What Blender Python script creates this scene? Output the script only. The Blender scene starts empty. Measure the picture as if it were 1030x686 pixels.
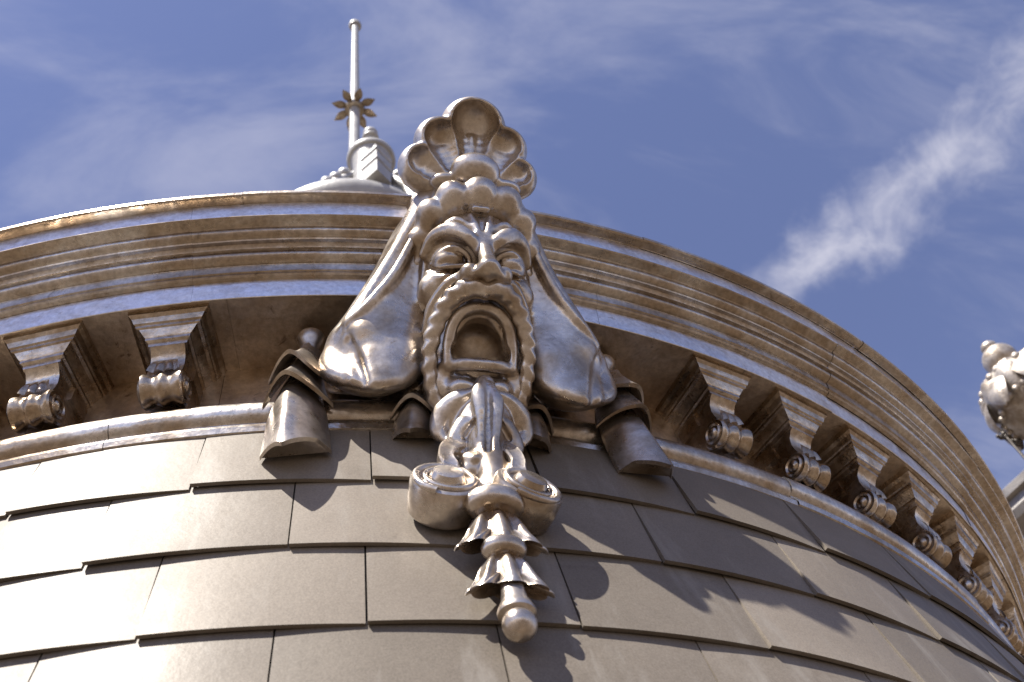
import bpy, bmesh, math, random
import numpy as np
from mathutils import Matrix, Vector
R = math.radians
random.seed(7)
rng = np.random.default_rng(7)
SC = bpy.context.scene
COL = SC.collection
S = 3.0                                   # metres per unit of the turret's rim radius

# ------------------------------------------------------------------ camera
cd = bpy.data.cameras.new('camera')
cam = bpy.data.objects.new('camera', cd)
COL.objects.link(cam)
SC.camera = cam
cr = Vector((0.98748809, -0.09371214, -0.12682785))
cu = Vector((-0.01069068, -0.84220098, 0.53905772))
cf = Vector((0.15733079, 0.5309572, 0.83266528))
CAM = Vector((0, -1.37821467 * S, 0))
cam.matrix_world = Matrix(((cr.x, cu.x, -cf.x, CAM.x), (cr.y, cu.y, -cf.y, CAM.y), (cr.z, cu.z, -cf.z, CAM.z), (0, 0, 0, 1)))
cd.sensor_width = 36
cd.lens = 36 * 1020.77 / 1030
cd.clip_start = 0.05
cd.clip_end = 5000
cd.dof.use_dof = True
cd.dof.focus_distance = 2.45
cd.dof.aperture_fstop = 4.5

# ------------------------------------------------------------------ world and sun
SUN_AZ, SUN_EL = R(-46), R(57)            # azimuth from -Y towards +X
sd = Vector((math.sin(SUN_AZ) * math.cos(SUN_EL), -math.cos(SUN_AZ) * math.cos(SUN_EL), math.sin(SUN_EL)))
w = bpy.data.worlds.new('World')
SC.world = w
w.use_nodes = True
nt = w.node_tree
nt.nodes.clear()
N = nt.nodes.new
Lk = nt.links.new
out = N('ShaderNodeOutputWorld'); bg = N('ShaderNodeBackground')
sky = N('ShaderNodeTexSky'); sky.sky_type = 'NISHITA'; sky.sun_disc = False
sky.sun_elevation = SUN_EL
sky.sun_rotation = math.atan2(sd.x, sd.y)
sky.altitude = 300; sky.air_density = 1.0; sky.dust_density = 0.15; sky.ozone_density = 2.5
tint = N('ShaderNodeMix'); tint.data_type = 'RGBA'; tint.blend_type = 'MULTIPLY'
tint.inputs[0].default_value = 1
tint.inputs[7].default_value = (1.62, 1.27, 1.35, 1)
Lk(sky.outputs[0], tint.inputs[6])
tc = N('ShaderNodeTexCoord')

def wmath(op, a, b=None, c=None, clamp=False):
    n = N('ShaderNodeMath'); n.operation = op; n.use_clamp = clamp
    for i, v in enumerate((a, b, c)):
        if v is None: continue
        if isinstance(v, (int, float)): n.inputs[i].default_value = v
        else: Lk(v, n.inputs[i])
    return n.outputs[0]

def wdot(vec, v):
    n = N('ShaderNodeVectorMath'); n.operation = 'DOT_PRODUCT'
    Lk(vec, n.inputs[0]); n.inputs[1].default_value = v
    return n.outputs['Value']

def wnoise(scale, detail, rough, dist=0.0, vec=None):
    n = N('ShaderNodeTexNoise'); n.inputs['Scale'].default_value = scale
    n.inputs['Detail'].default_value = detail; n.inputs['Roughness'].default_value = rough
    n.inputs['Distortion'].default_value = dist
    Lk(vec if vec is not None else tc.outputs['Generated'], n.inputs['Vector'])
    return n.outputs['Fac']

def wramp(val, a, b):
    n = N('ShaderNodeMapRange'); n.interpolation_type = 'SMOOTHSTEP'
    Lk(val, n.inputs[0]); n.inputs[1].default_value = a; n.inputs[2].default_value = b
    return n.outputs[0]
G = tc.outputs['Generated']
# long feathery cloud streak (a band along a great circle) and thin cirrus
d1 = Vector((0.4034, 0.4424, 0.8010)).normalized(); d2 = Vector((0.5694, 0.2412, 0.7859)).normalized()
nrm = d1.cross(d2).normalized()
along = (d2 - d1 * d1.dot(d2)).normalized()
off = wmath('ADD', wdot(G, nrm), wmath('MULTIPLY', wmath('SUBTRACT', wnoise(13, 9, .62), .5), .13))
al = wdot(G, along)                                   # 0 at d1, grows along the streak
width = wmath('ADD', wmath('MULTIPLY', al, .07), .038)
band = wmath('SUBTRACT', 1.0, wmath('DIVIDE', wmath('ABSOLUTE', off), width))
band = wramp(band, -.15, 1.15)
band = wmath('MULTIPLY', band, wramp(al, -.075, .03))
band = wmath('MULTIPLY', band, wramp(wnoise(16, 9, .66, .6), .12, .80))
cirv = N('ShaderNodeMapping'); cirv.inputs['Rotation'].default_value = (.4, .2, .9); cirv.inputs['Scale'].default_value = (1.2, 4.0, 2.0)
Lk(G, cirv.inputs['Vector'])
cir = wramp(wnoise(2.2, 8, .6, .6, cirv.outputs[0]), .40, .80)
cir = wmath('MULTIPLY', wmath('MULTIPLY', cir, .30), wramp(wdot(G, (0, 1, 0)), -.25, .10))
cl = wmath('MAXIMUM', wmath('MULTIPLY', band, .68), cir)
cl = wmath('MULTIPLY', cl, wramp(wdot(G, (0, 0, 1)), .0, .25))
mx = N('ShaderNodeMix'); mx.data_type = 'RGBA'
Lk(cl, mx.inputs[0]); Lk(tint.outputs[2], mx.inputs[6]); mx.inputs[7].default_value = (7.2, 7.0, 7.6, 1)
Lk(mx.outputs[2], bg.inputs[0])
bg.inputs[1].default_value = 0.057
Lk(bg.outputs[0], out.inputs[0])

sl = bpy.data.lights.new('sun', 'SUN'); sl.energy = 5.0; sl.angle = R(0.53); sl.color = (1, .95, .88)
so = bpy.data.objects.new('sun', sl); COL.objects.link(so)
so.rotation_euler = (-sd).to_track_quat('-Z', 'Y').to_euler()
SC.view_settings.view_transform = 'Standard'
SC.view_settings.look = 'None'
SC.view_settings.exposure = 1.15
SC.view_settings.gamma = 1.0

# ------------------------------------------------------------------ materials
def mat(name, base, alt=None, metallic=1.0, rough=.3, rvar=.1, nscale=6.0, stretch=(1, 1, 1), lo=.4, hi=.65,
        bump=.02, bscale=60, spots=None, aniso=0.0, fine=None, fine_amt=0.0, tone=False, spec=.5, world=False):
    m = bpy.data.materials.new(name); m.use_nodes = True
    t = m.node_tree; b = t.nodes['Principled BSDF']; nn = t.nodes.new; ln = t.links.new
    b.inputs["Metallic"].default_value = metallic; b.inputs["Specular IOR Level"].default_value = spec
    co = nn('ShaderNodeTexCoord')
    obj_out = co.outputs['Object'] if not world else nn('ShaderNodeNewGeometry').outputs['Position']
    mp = nn('ShaderNodeMapping'); mp.inputs['Scale'].default_value = stretch
    ln(obj_out, mp.inputs['Vector'])
    def noise(sc, det, ro, vec=mp.outputs[0], dist=.3):
        n = nn('ShaderNodeTexNoise'); n.inputs['Scale'].default_value = sc; n.inputs['Detail'].default_value = det
        n.inputs['Roughness'].default_value = ro; n.inputs['Distortion'].default_value = dist
        ln(vec, n.inputs['Vector']); return n.outputs['Fac']
    def rng_(v, a, b_, c, d):
        n = nn('ShaderNodeMapRange'); n.interpolation_type = 'SMOOTHSTEP'; ln(v, n.inputs[0])
        for i, q in enumerate((a, b_, c, d)): n.inputs[i + 1].default_value = q
        return n.outputs[0]
    n1 = noise(nscale, 7, .65)
    col = None
    if alt:
        mixn = nn('ShaderNodeMix'); mixn.data_type = 'RGBA'
        ln(rng_(n1, lo, hi, 0, 1), mixn.inputs[0]); mixn.inputs[6].default_value = (*base, 1); mixn.inputs[7].default_value = (*alt, 1)
        col = mixn.outputs[2]
    else:
        b.inputs['Base Color'].default_value = (*base, 1)
    if spots:                                             # small stains with a shape of their own
        sp = nn('ShaderNodeMix'); sp.data_type = 'RGBA'
        ln(rng_(noise(nscale * 4.3, 6, .7, obj_out, 1.0), .60, .72, 0, spots[1]), sp.inputs[0])
        if col is not None: ln(col, sp.inputs[6])
        else: sp.inputs[6].default_value = (*base, 1)
        sp.inputs[7].default_value = (*spots[0], 1)
        col = sp.outputs[2]
    if fine_amt:
        fm = nn('ShaderNodeMix'); fm.data_type = 'RGBA'; fm.blend_type = 'MULTIPLY'; fm.inputs[0].default_value = 1
        ln(col, fm.inputs[6])
        fr = rng_(noise(fine, 5, .7, obj_out, 0), .3, .7, 1 - fine_amt, 1 + fine_amt)
        cc = nn('ShaderNodeCombineColor')
        for i in range(3): ln(fr, cc.inputs[i])
        ln(cc.outputs[0], fm.inputs[7]); col = fm.outputs[2]
    if tone:                                              # each sheet has weathered to its own tone
        at = nn('ShaderNodeAttribute'); at.attribute_name = 'tone'
        tm = nn('ShaderNodeMix'); tm.data_type = 'RGBA'; tm.blend_type = 'MULTIPLY'; tm.inputs[0].default_value = 1
        ln(col, tm.inputs[6]); ln(at.outputs['Fac'], tm.inputs[7]); col = tm.outputs[2]
        mp2 = nn('ShaderNodeMapping'); mp2.inputs['Scale'].default_value = (9, 9, .8); ln(obj_out, mp2.inputs['Vector'])
        st = nn('ShaderNodeMix'); st.data_type = 'RGBA'; ln(rng_(noise(1.0, 6, .7, mp2.outputs[0], .4), .50, .74, 0, .65), st.inputs[0])   # run-off streaks
        ln(col, st.inputs[6]); st.inputs[7].default_value = (.26, .24, .21, 1); col = st.outputs[2]
    if col is not None: ln(col, b.inputs['Base Color'])
    ln(rng_(noise(nscale * 1.7, 6, .6), .3, .7, max(.03, rough - rvar), rough + rvar), b.inputs['Roughness'])
    if aniso:
        b.inputs['Anisotropic'].default_value = aniso
        tg = nn('ShaderNodeTangent'); tg.direction_type = 'RADIAL'; tg.axis = 'Z'; ln(tg.outputs[0], b.inputs['Tangent'])
    if bump:
        bp = nn('ShaderNodeBump'); bp.inputs['Strength'].default_value = 1; bp.inputs['Distance'].default_value = bump
        ln(noise(bscale, 4, .6, obj_out, 0), bp.inputs['Height']); ln(bp.outputs[0], b.inputs['Normal'])
    return m

M_sil = mat('polished_tin', (.56, .50, .435), (.335, .262, .19), metallic=.88, rough=.31, rvar=.09, nscale=8, lo=.38, hi=.66, bump=.0014, bscale=22, spots=((.26, .18, .11), .75), fine=90, fine_amt=.12)
M_corn = mat('stained_tin', (.53, .49, .445), (.345, .275, .205), metallic=.88, rough=.30, rvar=.09, nscale=4.5, stretch=(1, 1, .8), lo=.36, hi=.60, bump=.0035, bscale=14, spots=((.15, .11, .075), .7), fine=70, fine_amt=.2)
M_clean = mat('bare_tin', (.82, .80, .78), (.62, .57, .52), rough=.36, rvar=.08, nscale=6, stretch=(1, 1, 2), lo=.48, hi=.75, bump=.003, bscale=14, spots=((.24, .17, .11), .5), fine=70, fine_amt=.15)
M_brk = mat('soot_stained_tin', (.58, .52, .45), (.36, .28, .20), rough=.30, rvar=.09, nscale=9, lo=.32, hi=.58, bump=.003, bscale=20, spots=((.12, .085, .055), .8), fine=70, fine_amt=.2, world=True)
M_soff = mat('dull_tin', (.66, .57, .47), (.42, .33, .24), rough=.40, rvar=.08, nscale=3.5, lo=.35, hi=.65, bump=.003, bscale=18, spots=((.12, .08, .05), .7), fine=60, fine_amt=.15)
M_shin = mat('zinc_shingle', (.196, .169, .138), (.160, .137, .111), metallic=.05, rough=.45, rvar=.05, nscale=2.6, lo=.32, hi=.68, spots=((.13, .107, .083), .4), tone=True, spec=.13, bump=.0004, bscale=60, fine=260, fine_amt=.16)
M_gap = mat('shingle_backing', (.05, .045, .04), None, metallic=0, rough=.8, bump=0)
M_white = mat('pale_coated_metal', (.36, .355, .34), (.30, .29, .28), metallic=.0, rough=.4, rvar=.08, nscale=9, bump=.002, fine=80, fine_amt=.06)
M_lead = mat('grey_lead', (.42, .41, .40), (.30, .29, .28), metallic=.5, rough=.45, nscale=8, bump=.003, fine=80, fine_amt=.1)
M_gold = mat('dull_gilding', (.40, .34, .27), (.27, .22, .16), rough=.4, nscale=14, bump=.002)
M_stone = mat('weathered_stone', (.36, .31, .25), (.24, .20, .16), metallic=0, rough=.8, nscale=5, bump=.01, bscale=40, fine=70, fine_amt=.15)
M_urn = mat('tarnished_zinc', (.46, .41, .35), (.25, .20, .15), metallic=.55, rough=.42, nscale=7, bump=.006, bscale=50, spots=((.14, .10, .07), .8))
M_roof = mat('grey_roof_metal', (.30, .28, .26), (.22, .20, .18), metallic=.6, rough=.5, nscale=4, bump=.003)
M_ground = mat('sandy_paving', (.10, .074, .050), (.072, .053, .036), metallic=0, rough=.85, rvar=.05, nscale=.6, bump=.01, bscale=12)
M_iron = mat('dark_iron', (.08, .07, .06), None, metallic=.6, rough=.5, bump=0)

# ------------------------------------------------------------------ mesh helpers
def link_mesh(name, verts, faces, material, parent=None, smooth=True, angle=None):
    me = bpy.data.meshes.new(name)
    me.from_pydata([tuple(v) for v in verts], [], [tuple(f) for f in faces])
    me.validate(); me.update()
    bm = bmesh.new(); bm.from_mesh(me)
    bmesh.ops.recalc_face_normals(bm, faces=bm.faces)
    if angle:
        for e in bm.edges:
            if len(e.link_faces) == 2 and e.calc_face_angle(0) > R(angle): e.smooth = False
    bm.to_mesh(me); bm.free()
    if smooth:
        me.polygons.foreach_set('use_smooth', [True] * len(me.polygons))
    me.materials.append(material)
    o = bpy.data.objects.new(name, me); COL.objects.link(o)
    if parent: o.parent = parent
    return o

class MB:
    def __init__(s): s.v = []; s.f = []
    def grid(s, P, cu=False, cv=False):
        """P: array (nu, nv, 3)"""
        nu, nv = P.shape[:2]; b = len(s.v)
        s.v.extend(P.reshape(-1, 3).tolist())
        for i in range(nu if cu else nu - 1):
            for j in range(nv if cv else nv - 1):
                i2, j2 = (i + 1) % nu, (j + 1) % nv
                s.f.append((b + i * nv + j, b + i2 * nv + j, b + i2 * nv + j2, b + i * nv + j2))
        return b
    def ngon(s, P):
        b = len(s.v); s.v.extend([tuple(p) for p in P]); s.f.append(tuple(range(b, b + len(P))))
    def box(s, c, d, M=None):
        b = len(s.v)
        for x in (-1, 1):
            for y in (-1, 1):
                for z in (-1, 1):
                    p = Vector((c[0] + x * d[0] / 2, c[1] + y * d[1] / 2, c[2] + z * d[2] / 2))
                    s.v.append(tuple(M @ p if M else p))
        for q in ((0, 1, 3, 2), (4, 6, 7, 5), (0, 4, 5, 1), (2, 3, 7, 6), (0, 2, 6, 4), (1, 5, 7, 3)): s.f.append(tuple(b + k for k in q))
    def tube(s, pts, rs, n=14, cap=True):
        pts = [Vector(p) for p in pts]
        rings = []
        ref = None
        for i, p in enumerate(pts):
            t = (pts[min(i + 1, len(pts) - 1)] - pts[max(i - 1, 0)]).normalized()
            if ref is None: ref = t.orthogonal().normalized()
            ref = (ref - t * ref.dot(t)).normalized(); b = t.cross(ref)
            rr = rs[i] if hasattr(rs, '__len__') else rs
            rings.append([p + (ref * math.cos(a) + b * math.sin(a)) * rr for a in np.linspace(0, 2 * math.pi, n, endpoint=False)])
        P = np.array([[tuple(q) for q in r] for r in rings])
        s.grid(P, cv=True)
        if cap: s.ngon(P[0][::-1]); s.ngon(P[-1])
    def lathe(s, prof, M, n=40, fn=None, cap=True):
        """prof: list (r, h) along local z of M; fn(theta, k) -> radius multiplier"""
        th = np.linspace(0, 2 * math.pi, n, endpoint=False)
        P = np.zeros((len(prof), n, 3))
        for k, (r, h) in enumerate(prof):
            for j, a in enumerate(th):
                q = r * (fn(a, k) if fn else 1)
                P[k, j] = M @ Vector((q * math.cos(a), q * math.sin(a), h))
        s.grid(P, cv=True)
        if cap: s.ngon(P[0][::-1]); s.ngon(P[-1])
    def build(s, name, material, parent=None, smooth=True, angle=None):
        return link_mesh(name, s.v, s.f, material, parent, smooth, angle)

def catmull(pts, n):
    P = np.array(pts, float); P = np.vstack([2 * P[0] - P[1], P, 2 * P[-1] - P[-2]])
    out_ = []
    m = len(P) - 3
    for u in np.linspace(0, m, n):
        i = min(int(u), m - 1); t = u - i
        a, b, c, d = P[i:i + 4]
        out_.append(.5 * (2 * b + (c - a) * t + (2 * a - 5 * b + 4 * c - d) * t * t + (3 * b - a - 3 * c + d) * t ** 3))
    return np.array(out_)

def cylP(az, r, z):
    a = R(az) if not hasattr(az, 'shape') else np.radians(az)
    return np.stack(np.broadcast_arrays(S * r * np.sin(a), -S * r * np.cos(a), S * z + 0 * a), -1)

def revolve(mb, prof, az0, az1, step=1.0, jitter=0.0):
    """closed or open profile [(r, z)] swept round the turret axis"""
    n = max(2, int(abs(az1 - az0) / step) + 1)
    az = np.linspace(az0, az1, n)
    P = np.stack([cylP(az, r, z) for r, z in prof], 0)
    mb.grid(P)
    return P

# signed distance sculpting -------------------------------------------------
class Sculpt:
    def __init__(s, lo, hi, h):
        s.h = h; s.lo = np.array(lo, np.float32)
        s.n = np.ceil((np.array(hi) - np.array(lo)) / h).astype(int) + 1
        s.ax = [s.lo[i] + h * np.arange(s.n[i], dtype=np.float32) for i in range(3)]
        s.D = np.full(tuple(s.n), 1.0, np.float32)
    def block(s, lo, hi):
        sl_ = []
        for i in range(3):
            a = int(max(0, np.floor((lo[i] - s.lo[i]) / s.h))); b = int(min(s.n[i], np.ceil((hi[i] - s.lo[i]) / s.h) + 1))
            if b <= a: return None, None
            sl_.append(slice(a, b))
        X, Y, Z = np.meshgrid(*[s.ax[i][sl_[i]] for i in range(3)], indexing='ij')
        return tuple(sl_), np.stack([X, Y, Z], -1)
    def merge(s, sl_, d, k, sub):
        D = s.D[sl_]
        if sub:
            d = -d
            if k > 0:
                hh = np.clip(.5 - .5 * (D - d) / k, 0, 1); s.D[sl_] = D * (1 - hh) + d * hh + k * hh * (1 - hh)
            else: s.D[sl_] = np.maximum(D, d)
        else:
            if k > 0:
                hh = np.clip(.5 + .5 * (D - d) / k, 0, 1); s.D[sl_] = D * (1 - hh) + d * hh - k * hh * (1 - hh)
            else: s.D[sl_] = np.minimum(D, d)
    def ell(s, c, r, k=.01, sub=False, rot=None):
        c = np.array(c, np.float32); r = np.array(r, np.float32); m = max(r) + k * 2 + 3 * s.h
        sl_, P = s.block(c - m, c + m)
        if sl_ is None: return
        q = P - c
        if rot is not None: q = q @ np.array(rot, np.float32)          # columns = ellipsoid axes
        k0 = np.linalg.norm(q / r, axis=-1); k1 = np.linalg.norm(q / (r * r), axis=-1) + 1e-9
        s.merge(sl_, np.where(k0 < 1e-4, -min(r), k0 * (k0 - 1) / k1), k, sub)
    def chain(s, pts, rs, k=.01, sub=False, flat=None):
        pts = np.array(pts, np.float32)
        if not hasattr(rs, '__len__'): rs = [rs] * len(pts)
        if len(pts) > 2:
            n_ = 4 * (len(pts) - 1) + 1
            rs = np.interp(np.linspace(0, 1, n_), np.linspace(0, 1, len(rs)), rs); pts = catmull(pts, n_).astype(np.float32)
        m = max(rs) * (1.0 if flat is None else 1.6) + k * 2 + 3 * s.h
        sl_, P = s.block(pts.min(0) - m, pts.max(0) + m)
        if sl_ is None: return
        d = None
        for a, b, ra, rb in zip(pts[:-1], pts[1:], rs[:-1], rs[1:]):
            ba = b - a; q = P - a
            t = np.clip((q @ ba) / max(1e-9, ba @ ba), 0, 1)
            v = q - t[..., None] * ba
            if flat is not None: v = v / np.array(flat, np.float32)
            e = np.linalg.norm(v, axis=-1) - (ra + (rb - ra) * t)
            d = e if d is None else np.minimum(d, e)
        if flat is not None: d = d * min(flat)
        s.merge(sl_, d, k, sub)
    def plane(s, n, p, k):
        n = np.array(n, float); n /= np.linalg.norm(n)
        X, Y, Z = np.meshgrid(*s.ax, indexing='ij')
        d = (X - p[0]) * n[0] + (Y - p[1]) * n[1] + (Z - p[2]) * n[2]
        hh = np.clip(.5 - .5 * (s.D - d) / k, 0, 1); s.D = (s.D * (1 - hh) + d * hh + k * hh * (1 - hh)).astype(np.float32)
    def sym(s, fn, *a, **kw):
        def mir(p):
            p = np.array(p, float)
            if p.ndim == 1: p = p * (-1, 1, 1)
            else: p = p * np.array((-1, 1, 1))
            return p
        fn(a[0], *a[1:], **kw)
        fn(mir(a[0]), *a[1:], **kw)
    def mesh(s, smooth=1):
        D = s.D; ins = D < 0
        nx, ny, nz = D.shape
        acc = np.zeros((nx - 1, ny - 1, nz - 1, 3), np.float32); cnt = np.zeros((nx - 1, ny - 1, nz - 1), np.float32)
        def sub_(A, o): return A[o[0]:o[0] + nx - 1, o[1]:o[1] + ny - 1, o[2]:o[2] + nz - 1]
        for ax in range(3):
            oth = [i for i in range(3) if i != ax]
            for u in (0, 1):
                for v in (0, 1):
                    a = [0, 0, 0]; a[oth[0]] = u; a[oth[1]] = v; b = list(a); b[ax] = 1
                    da, db = sub_(D, a), sub_(D, b)
                    cr_ = (da < 0) != (db < 0)
                    t = np.where(cr_, da / (da - db + 1e-12), 0)
                    for i in range(3):
                        acc[..., i] += np.where(cr_, a[i] + (t if i == ax else 0), 0)
                    cnt += cr_
        act = cnt > 0
        idx = -np.ones(cnt.shape, np.int64); idx[act] = np.arange(act.sum())
        V = acc[act] / cnt[act][:, None] + np.argwhere(act)
        V = V * s.h + s.lo
        F = []
        for ax in range(3):
            o1, o2 = [i for i in range(3) if i != ax]
            a = [slice(1, -1)] * 3; a[ax] = slice(0, -1); b = list(a); b[ax] = slice(1, None)
            ia, ib = ins[tuple(a)], ins[tuple(b)]
            E = np.argwhere(ia != ib)
            flip = ia[ia != ib]
            base = E.copy(); base[:, o1] += 1; base[:, o2] += 1
            def cid(d1_, d2_):
                q = base.copy(); q[:, o1] += d1_; q[:, o2] += d2_
                return idx[q[:, 0], q[:, 1], q[:, 2]]
            Q = np.stack([cid(-1, -1), cid(0, -1), cid(0, 0), cid(-1, 0)], 1)
            sgn = flip if ax != 1 else ~flip
            Q[~sgn] = Q[~sgn][:, ::-1]
            F.append(Q)
        F = np.concatenate(F)
        for _ in range(smooth):
            sm = np.zeros_like(V); c = np.zeros(len(V))
            for i in range(4):
                a, b = F[:, i], F[:, (i + 1) % 4]
                np.add.at(sm, a, V[b]); np.add.at(c, a, 1)
                np.add.at(sm, b, V[a]); np.add.at(c, b, 1)
            V = V * .5 + .5 * sm / np.maximum(c, 1)[:, None]
        return V, F
    def build(s, name, material, parent=None, smooth=1):
        V, F = s.mesh(smooth)
        me = bpy.data.meshes.new(name)
        me.vertices.add(len(V)); me.vertices.foreach_set('co', V.astype(np.float32).ravel())
        me.loops.add(F.size); me.loops.foreach_set('vertex_index', F.ravel().astype(np.int32))
        me.polygons.add(len(F)); me.polygons.foreach_set('loop_start', (np.arange(len(F)) * 4).astype(np.int32))
        me.update(calc_edges=True); me.validate()
        me.polygons.foreach_set('use_smooth', [True] * len(me.polygons))
        me.materials.append(material)
        o = bpy.data.objects.new(name, me); COL.objects.link(o)
        if parent: o.parent = parent
        return o

def thing(name, label, cat, loc=(0, 0, 0), group=None):
    o = bpy.data.objects.new(name, None); o.empty_display_size = .2
    COL.objects.link(o); o.location = loc
    o['label'] = label; o['category'] = cat
    if group: o['group'] = group
    return o

# ------------------------------------------------------------------ ground
GZ = -1.65
mb = MB()
th = np.linspace(0, 2 * math.pi, 64, endpoint=False)
mb.grid(np.stack([np.stack([q * np.cos(th), q * np.sin(th), 0 * th + GZ], -1) for q in (.001, 6, 30, 150, 1200)], 0), cv=True)
g = mb.build('ground', M_ground); g['kind'] = 'structure'

# ------------------------------------------------------------------ the turret
turret = thing('round_turret', 'round turret clad in grey metal shingles under a heavy bracketed metal cornice', 'building', (0, 0, GZ))
PZ = Matrix.Translation((0, 0, -GZ))       # children are modelled in world coordinates
def tpart(o):
    o.matrix_parent_inverse = PZ.copy() if o.parent is turret else Matrix.Identity(4)
    return o

# shingles
rowz = [.622, .541, .469, .395, .318, .238, .155, .07, -.02]
rowr = [.9065, .9180, .9273, .9386, .950, .961, .971, .980, .988]
offs = [.96, -2.25, .65, -2.4, .9, -2.3, .7, -2.5]
W_ = 7.55
mb = MB(); tones = []
for k in range(8):
    for i in range(-16, 17):
        a0_, a1_ = offs[k] + W_ * i, offs[k] + W_ * (i + 1)
        g1 = .05 + random.uniform(0, .03)
        a0_ += g1 * .5; a1_ -= g1 * .5
        nu, nv = 13, 5
        u = np.linspace(0, 1, nu)[:, None]; v = np.linspace(0, 1, nv)[None, :]
        az = a0_ + (a1_ - a0_) * u + 0 * v
        tl = random.uniform(-.0009, .0009); lift = random.uniform(.0024, .0034); tw = random.uniform(-.0008, .0008); bulge = random.uniform(-.0006, .0012)
        drop = random.uniform(-.0007, .0007)
        r = rowr[k] + (rowr[k + 1] - rowr[k]) * v + (-.002 + (lift + .002) * v) + (.0009 - .0022 * (u - .5) ** 2 * 2) * .5 + tw * (2 * u - 1) * v + .0022 * (.5 - u) * v + bulge * np.sin(math.pi * v) * np.sin(math.pi * u) * .8
        z = rowz[k] + .004 * (k > 0) + (rowz[k + 1] - rowz[k] - .004 * (k > 0)) * v + tl * (2 * u - 1) * v + drop * v
        P = cylP(az, r, z)
        inner = cylP(az, r - .0032, z)
        nb = len(mb.v)
        mb.grid(P)
        # folded edges: bottom and both sides
        mb.grid(np.stack([P[:, -1], inner[:, -1]], 0))
        mb.grid(np.stack([P[0], inner[0]], 0)); mb.grid(np.stack([P[-1], inner[-1]], 0))
        mb.grid(inner)
        tones += [random.uniform(.82, 1.14)] * (len(mb.v) - nb)
sh = tpart(mb.build('shingle_cladding', M_shin, turret, angle=35))
ta = sh.data.attributes.new('tone', 'FLOAT', 'POINT'); ta.data.foreach_set('value', tones[:len(sh.data.vertices)])
mb = MB()
revolve(mb, [(rowr[k] - .0045, rowz[k]) for k in range(9)] + [(.985, -.55)], -180, 180, 3)
tpart(mb.build('wall', M_gap, turret))

# torus moulding above the shingles, frieze, soffit
tor = [(.900, .611), (.9075, .614), (.9085, .619), (.9070, .6235), (.9030, .6265), (.9035, .6290)]
tor += [(.9005 + .0095 * math.sin(a), .6415 - .0125 * math.cos(a)) for a in np.linspace(.25, math.pi - .5, 9)]
tor += [(.8985, .6560), (.8975, .662), (.8900, .6640), (.8850, .6700), (.8835, .678), (.8760, .6800), (.8740, .686)]
def sectors(prof, cuts, name, m, step=1.0, jit=.0009, angle=28, gap=.012):
    mb = MB()
    for a, b in zip(cuts[:-1], cuts[1:]):
        dr, dz = random.uniform(-jit, jit), random.uniform(-jit, jit)
        revolve(mb, [(r + dr, z + dz) for r, z in prof], a + gap, b - gap, step)
    return tpart(mb.build(name, m, turret, angle=angle))
sectors(tor, list(np.arange(-117, 118, 18.0) - 2.3), 'torus_moulding', M_corn)
FR = .8745
sectors([(FR, .682), (FR - .0015, .70), (FR - .002, .725), (FR - .0015, .756)], list(np.arange(-117, 118, 9.0) - 7.0), 'frieze', M_soff)
SZ = .7500
sectors([(FR - .006, SZ - .001), (.90, SZ), (.9465, SZ)], list(np.arange(-117, 118, 14.5) - 5.2), 'soffit', M_soff, jit=.0006)

# cornice profile, from the fascia's lower edge up to the rim and back over the top
pr = [(.9440, .7500), (.9455, .7460), (.9462, .7462), (.9493, .7695), (.9490, .7702)]
pr += [(.9530, .7706), (.9545, .7722), (.9545, .7736), (.9535, .7744), (.9558, .7752), (.9570, .7835), (.9574, .7842)]
pr += [(.9574 + .0085 * math.sin(a), .7842 + .0060 * (1 - math.cos(a))) for a in np.linspace(.15, math.pi / 2, 6)]
pr += [(.9660, .7912), (.9650, .7926)]
pr += [(.9658 + .0030 * (1 - math.sin(a)), .7926 + .0095 * a / (math.pi)) for a in np.linspace(0, math.pi, 6)]
pr += [(.9720, .8022), (.9728, .8036)]
pr += [(.9728 + .0070 * math.sin(a), .8036 + .0065 * (1 - math.cos(a))) for a in np.linspace(.15, math.pi / 2, 6)]
pr += [(.9800, .8112), (.9810, .8122), (.9890, .8134), (.9900, .8144), (.9896, .8158), (.9878, .8168), (.9908, .8374), (.9912, .8380), (.9985, .8386), (1.0000, .8400), (1.0002, .8440), (.9985, .8452), (.93, .856), (.80, .868)]
pr = [(r, .746 + (z - .746) * .93) for r, z in pr]
cuts = [-125, -110, -95, -80, -65, -49.2, -36, -22.6, -7.9, 13.3, 29.4, 44.9, 60, 75, 90, 105, 120]
i1 = 4; i2 = [i for i, q in enumerate(pr) if abs(q[0] - .9878) < 1e-6][0]
cor = bpy.data.objects.new('cornice', None); COL.objects.link(cor); tpart_root = cor
cor.parent = turret; cor.matrix_parent_inverse = PZ.copy()
def strip(prof, name, m, jit=.0011, cuts_=cuts):
    mb = MB()
    for a, b in zip(cuts_[:-1], cuts_[1:]):
        dr, dz = random.uniform(-jit, jit), random.uniform(-jit, jit)
        revolve(mb, [(r + dr, z + dz) for r, z in prof], a + .008, b - .008, .75)
    return mb.build(name, m, cor, angle=25)
strip(pr[:i1], 'fascia', M_clean, .0004)
strip(pr[i1 - 1:i2 + 1], 'moulding', M_corn, .0006)
strip(pr[i2:i2 + 2], 'upper_fascia', M_clean, .0008)
strip(pr[i2 + 1:], 'drip_edge', M_corn, .0008, [a + 2.5 for a in cuts])

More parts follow.
